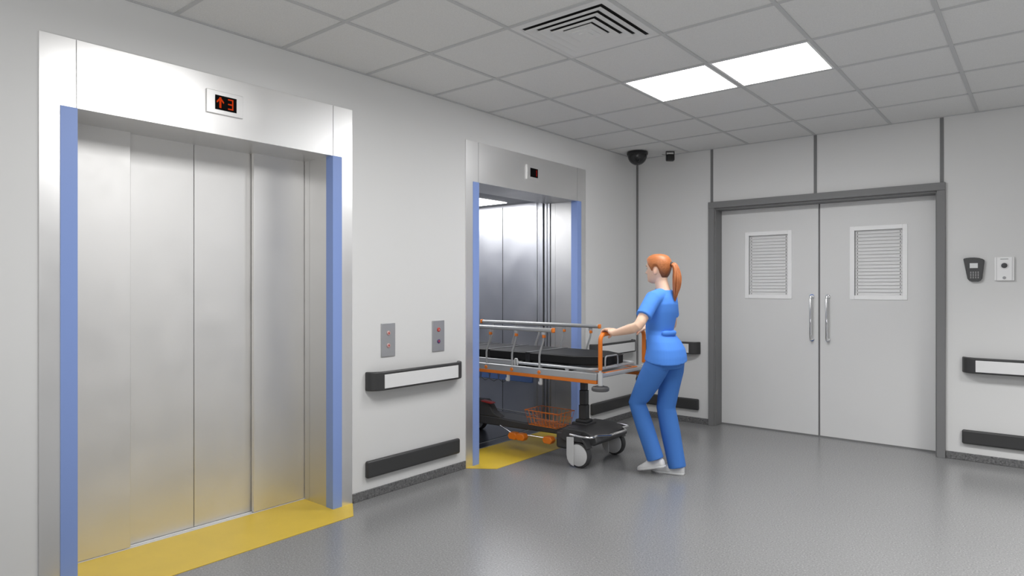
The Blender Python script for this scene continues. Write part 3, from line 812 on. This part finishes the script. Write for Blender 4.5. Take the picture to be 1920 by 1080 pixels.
# --- hair: a scalp shell cut along the hairline, ponytail, tie
def hairline(th):
    """lowest z of hair at azimuth th (0 front .. pi back)"""
    t_ = abs(th if th <= PI else th-2*PI)
    K = [(0, .168), (.35, .166), (.7, .158), (.95, .143), (1.15, .122), (1.32, .098), (1.42, .088), (1.50, .108), (1.62, .122), (1.78, .120), (1.92, .100), (2.05, .074), (2.3, .050), (2.6, .028), (2.9, .018), (3.15, .015)]
    for (a, za), (b_, zb_) in zip(K, K[1:]):
        if t_ <= b_: return za+(zb_-za)*(t_-a)/(b_-a)
    return .015
b = MB(); n = 120; m = 40; zt_ = .2075
def hp(th, z, o_):
    return head_pt(th, z, o_)
cols_o = [[b.bm.verts.new(hp(2*PI*i/n, hairline(2*PI*i/n)+(zt_-hairline(2*PI*i/n))*(j/m)**.85, .003+.007*min(1, j/6))) for j in range(m+1)] for i in range(n)]
cols_i = [[b.bm.verts.new(hp(2*PI*i/n, hairline(2*PI*i/n)+(zt_-hairline(2*PI*i/n))*(j/m)**.85, -.004)) for j in range(m+1)] for i in range(n)]
for i in range(n):
    k = (i+1) % n
    for j in range(m):
        b.bm.faces.new((cols_o[i][j], cols_o[k][j], cols_o[k][j+1], cols_o[i][j+1]))
        b.bm.faces.new((cols_i[i][j], cols_i[i][j+1], cols_i[k][j+1], cols_i[k][j]))
    b.bm.faces.new((cols_o[i][0], cols_i[i][0], cols_i[k][0], cols_o[k][0]))
b.bm.faces.new([cols_o[i][m] for i in range(n)]); b.bm.faces.new([cols_i[i][m] for i in range(n)][::-1])
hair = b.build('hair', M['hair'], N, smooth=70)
py = YN+.006
def smooth_path(P_, k=4):
    P_ = [Vector(p) for p in P_]; out = []
    for i in range(len(P_)-1):
        p0, p1, p2, p3 = P_[max(i-1, 0)], P_[i], P_[i+1], P_[min(i+2, len(P_)-1)]
        for q in range(k):
            t_ = q/k
            out.append(.5*((2*p1)+(p2-p0)*t_+(2*p0-5*p1+4*p2-p3)*t_*t_+(3*p1-p0-3*p2+p3)*t_**3))
    return out+[P_[-1]]
b = MB()
for k in range(46):
    a = random.uniform(0, 2*PI); rr = random.uniform(.1, 1)**.6
    dx, dy = 1.1*math.cos(a)*rr, 1.1*math.sin(a)*rr; e_ = random.uniform(-.03, .012)
    path = smooth_path([(1.318+.008*dx, py+.008*dy, 1.577+.006*dy), (1.345+.010*dx, py+.012*dy, 1.570+.008*dx), (1.364+.016*dx, py+.018*dy, 1.535), (1.371+.024*dx, py+.027*dy, 1.470), (1.367+.023*dx, py+.025*dy, 1.405), (1.359+.014*dx, py+.015*dy, 1.36+e_), (1.355+.006*dx, py+.007*dy, 1.330+e_)])
    nn = len(path)-1
    b.tube(path, [max(.0012, .0085*min(1, .55+2.2*q/nn)*min(1, 1.9*(1-q/nn))) for q in range(nn+1)], 8)
b.build('ponytail', M['pony'], hair, smooth=80)
b = MB().tube([(1.312, py, 1.578), (1.324, py, 1.575), (1.334, py, 1.572)], [.017, .019, .016], 20); b.build('hair_tie', M['hairdark'], hair, smooth=60)

# --- tunic
tn = MB()
def hem(cs, sn, z):
    if z > .95: return 0
    return (.95-z)/.09*(-.030*max(0, cs*.6-sn*.6)+.010*max(0, -cs))
rings(tn, [(.858, 1.284, YN, .142, .184), (.90, 1.286, YN, .136, .180), (.945, 1.284, YN, .126, .172), (1.00, 1.266, YN, .112, .155), (1.05, 1.240, YN, .095, .132), (1.08, 1.234, YN, .091, .126), (1.14, 1.240, YN, .096, .137), (1.22, 1.248, YN, .104, .148), (1.28, 1.256, YN, .100, .150), (1.325, 1.262, YN, .082, .135), (1.362, 1.268, YN, .066, .086), (1.382, 1.270, YN, .060, .064)], 40, hem)
for S_, E_, sg in ((SL, EL, -1), (SR, ER, 1)):
    tn.tube([(1.268, YN+sg*.045, 1.345), (S_[0], S_[1]-sg*.01, S_[2]+.005), mid(S_, E_, .25), mid(S_, E_, .50), mid(S_, E_, .62)], [.054, .061, .058, .0575, .059], 24)
tun = put('tunic', fuse(tn, .0055, 6, .5), M['scrub'], N)
b = MB()
b.tube([(1.268+.058*math.cos(a), YN+.062*math.sin(a), 1.380-.008*math.cos(a)) for a in [2*PI*k/36 for k in range(36)]], .0065, 10, closed=True)
b.build('collar', M['scrub'], tun, smooth=80)
b = MB()
A_ = [math.radians(-22+72*k/12) for k in range(13)]
b.tube([(1.237+.106*math.cos(a), YN-.141*math.sin(a), 1.064) for a in A_], [(.020*q, .013*q) for q in (.45, .8, .95, 1, 1, .92, .85, .92, 1, 1, .95, .8, .45)], 16, ref=(0, 0, 1))
b.build('waist_tie', M['scrub'], tun, smooth=80)

# --- trousers
tr = MB()
rings(tr, [(.80, 1.294, YN, .092, .145), (.86, 1.294, YN, .114, .158), (.92, 1.290, YN, .112, .155), (.98, 1.27, YN, .098, .14)], 32)
AL2 = mid(KL, AL, 1.05); AR2 = mid(KR, AR, 1.085)
tr.tube([(1.292, -1.995, .89), mid(HL, KL, .25), mid(HL, KL, .55), mid(HL, KL, .85), KL, mid(KL, AL, .15), mid(KL, AL, .45), mid(KL, AL, .75), AL2], [.086, .093, .086, .071, .065, .064, .066, .064, .063], 28)
tr.tube([(1.308, -1.840, .89), mid(HR, KR, .25), mid(HR, KR, .55), mid(HR, KR, .85), KR, mid(KR, AR, .15), mid(KR, AR, .45), mid(KR, AR, .75), AR2], [.086, .090, .080, .073, .071, .072, .073, .069, .066], 28)
put('trousers', fuse(tr, .0055, 6, .5), M['scrub2'], N)

# --- shoes
def shoe(toe, heel, pitch_up):
    d_ = (toe-heel); L = d_.length; f = d_.normalized(); side = f.cross(Vector((0, 0, 1))).normalized(); up = side.cross(f).normalized()
    rows = [(0, .018, .012, .055), (.06, .030, .004, .070), (.20, .033, 0, .078), (.36, .034, 0, .080), (.52, .038, 0, .068), (.70, .043, 0, .050), (.85, .038, .001, .038), (.95, .024, .004, .029), (1.0, .010, .010, .021)]
    b = MB(); R = []; n = 20
    for u, w_, z0, z1 in rows:
        p = heel+d_*u; ring = []
        for k in range(n):
            a = 2*PI*k/n; cs, sn = math.cos(a), math.sin(a)
            ring.append(p+side*w_*math.copysign(abs(cs)**.75, cs)+up*((z0+z1)/2+(z1-z0)/2*math.copysign(abs(sn)**.8, sn)))
        R.append(ring)
    b.loft(R)
    o = put('shoe', fuse(b, .005, 3, .5), M['shoe'], N)
    b = MB(); ns = 24; out = []
    for k in range(ns+1):
        u = k/ns
        w_ = next(a[1]+(c_[1]-a[1])*(u-a[0])/(c_[0]-a[0]) for a, c_ in zip(rows, rows[1:]) if u <= c_[0])+.003
        out.append((u, w_))
    pl = [heel+d_*u+side*w_ for u, w_ in out]+[heel+d_*u-side*w_ for u, w_ in out[::-1]]
    lo = [b.bm.verts.new(p) for p in pl]; hi = [b.bm.verts.new(p+up*.014) for p in pl]
    b.bm.faces.new(lo[::-1]); b.bm.faces.new(hi)
    for k in range(len(pl)): b.bm.faces.new((lo[k], lo[(k+1) % len(pl)], hi[(k+1) % len(pl)], hi[k]))
    b.build('sole', M['sole'], o, bevel=.003)
shoe(TOEL, HEELL, True); shoe(TOER, HEELR, False)

# ------------------------------------------------------------------ lights, world, camera
def area(name, loc, sx, sy, e, rot=(0, 0, 0), spread=125):
    l = bpy.data.lights.new(name, 'AREA'); l.shape = 'RECTANGLE'; l.size = sx; l.size_y = sy; l.energy = e; l.color = (1, .995, .985); l.spread = math.radians(spread)
    o = bpy.data.objects.new(name, l); C.objects.link(o); o.location = loc; o.rotation_euler = rot
    return o
area('room_lamp', (1.83, -4.61, CEIL-.003), 1.2, .58, 42, spread=172)
area('room_lamp', (4.89, -2.165, CEIL-.003), 1.2, .58, 75)
area('room_lamp', (4.89, -4.61, CEIL-.003), 1.2, .58, 48)
area('room_lamp', (4.89, -7.06, CEIL-.003), 1.2, .58, 40)
area('bounce_fill', (4.4, -8.3, .25), 4, 2.0, 125, (PI, 0, 0), 180)  # added unseen fill behind the camera, facing up to brighten ceiling and walls
wd = bpy.data.worlds.new('world'); wd.use_nodes = True; bpy.context.scene.world = wd
wd.node_tree.nodes['Background'].inputs['Color'].default_value = (1, 1, 1.0, 1); wd.node_tree.nodes['Background'].inputs['Strength'].default_value = .30

cam = bpy.data.cameras.new('camera'); co = bpy.data.objects.new('camera', cam); C.objects.link(co)
co.location = (3.4856, -6.4193, 1.40); co.rotation_euler = (PI/2, 0, .687132)
cam.sensor_fit = 'HORIZONTAL'; cam.sensor_width = 36; cam.lens = 36*1220.97/1920; cam.shift_y = -.5/1920; cam.clip_start = .05
sc = bpy.context.scene; sc.camera = co
sc.view_settings.view_transform = 'Standard'; sc.view_settings.look = 'None'; sc.view_settings.exposure = 0; sc.view_settings.gamma = 1
for o in bpy.data.objects:
    if '_o' in o.keys(): del o['_o']
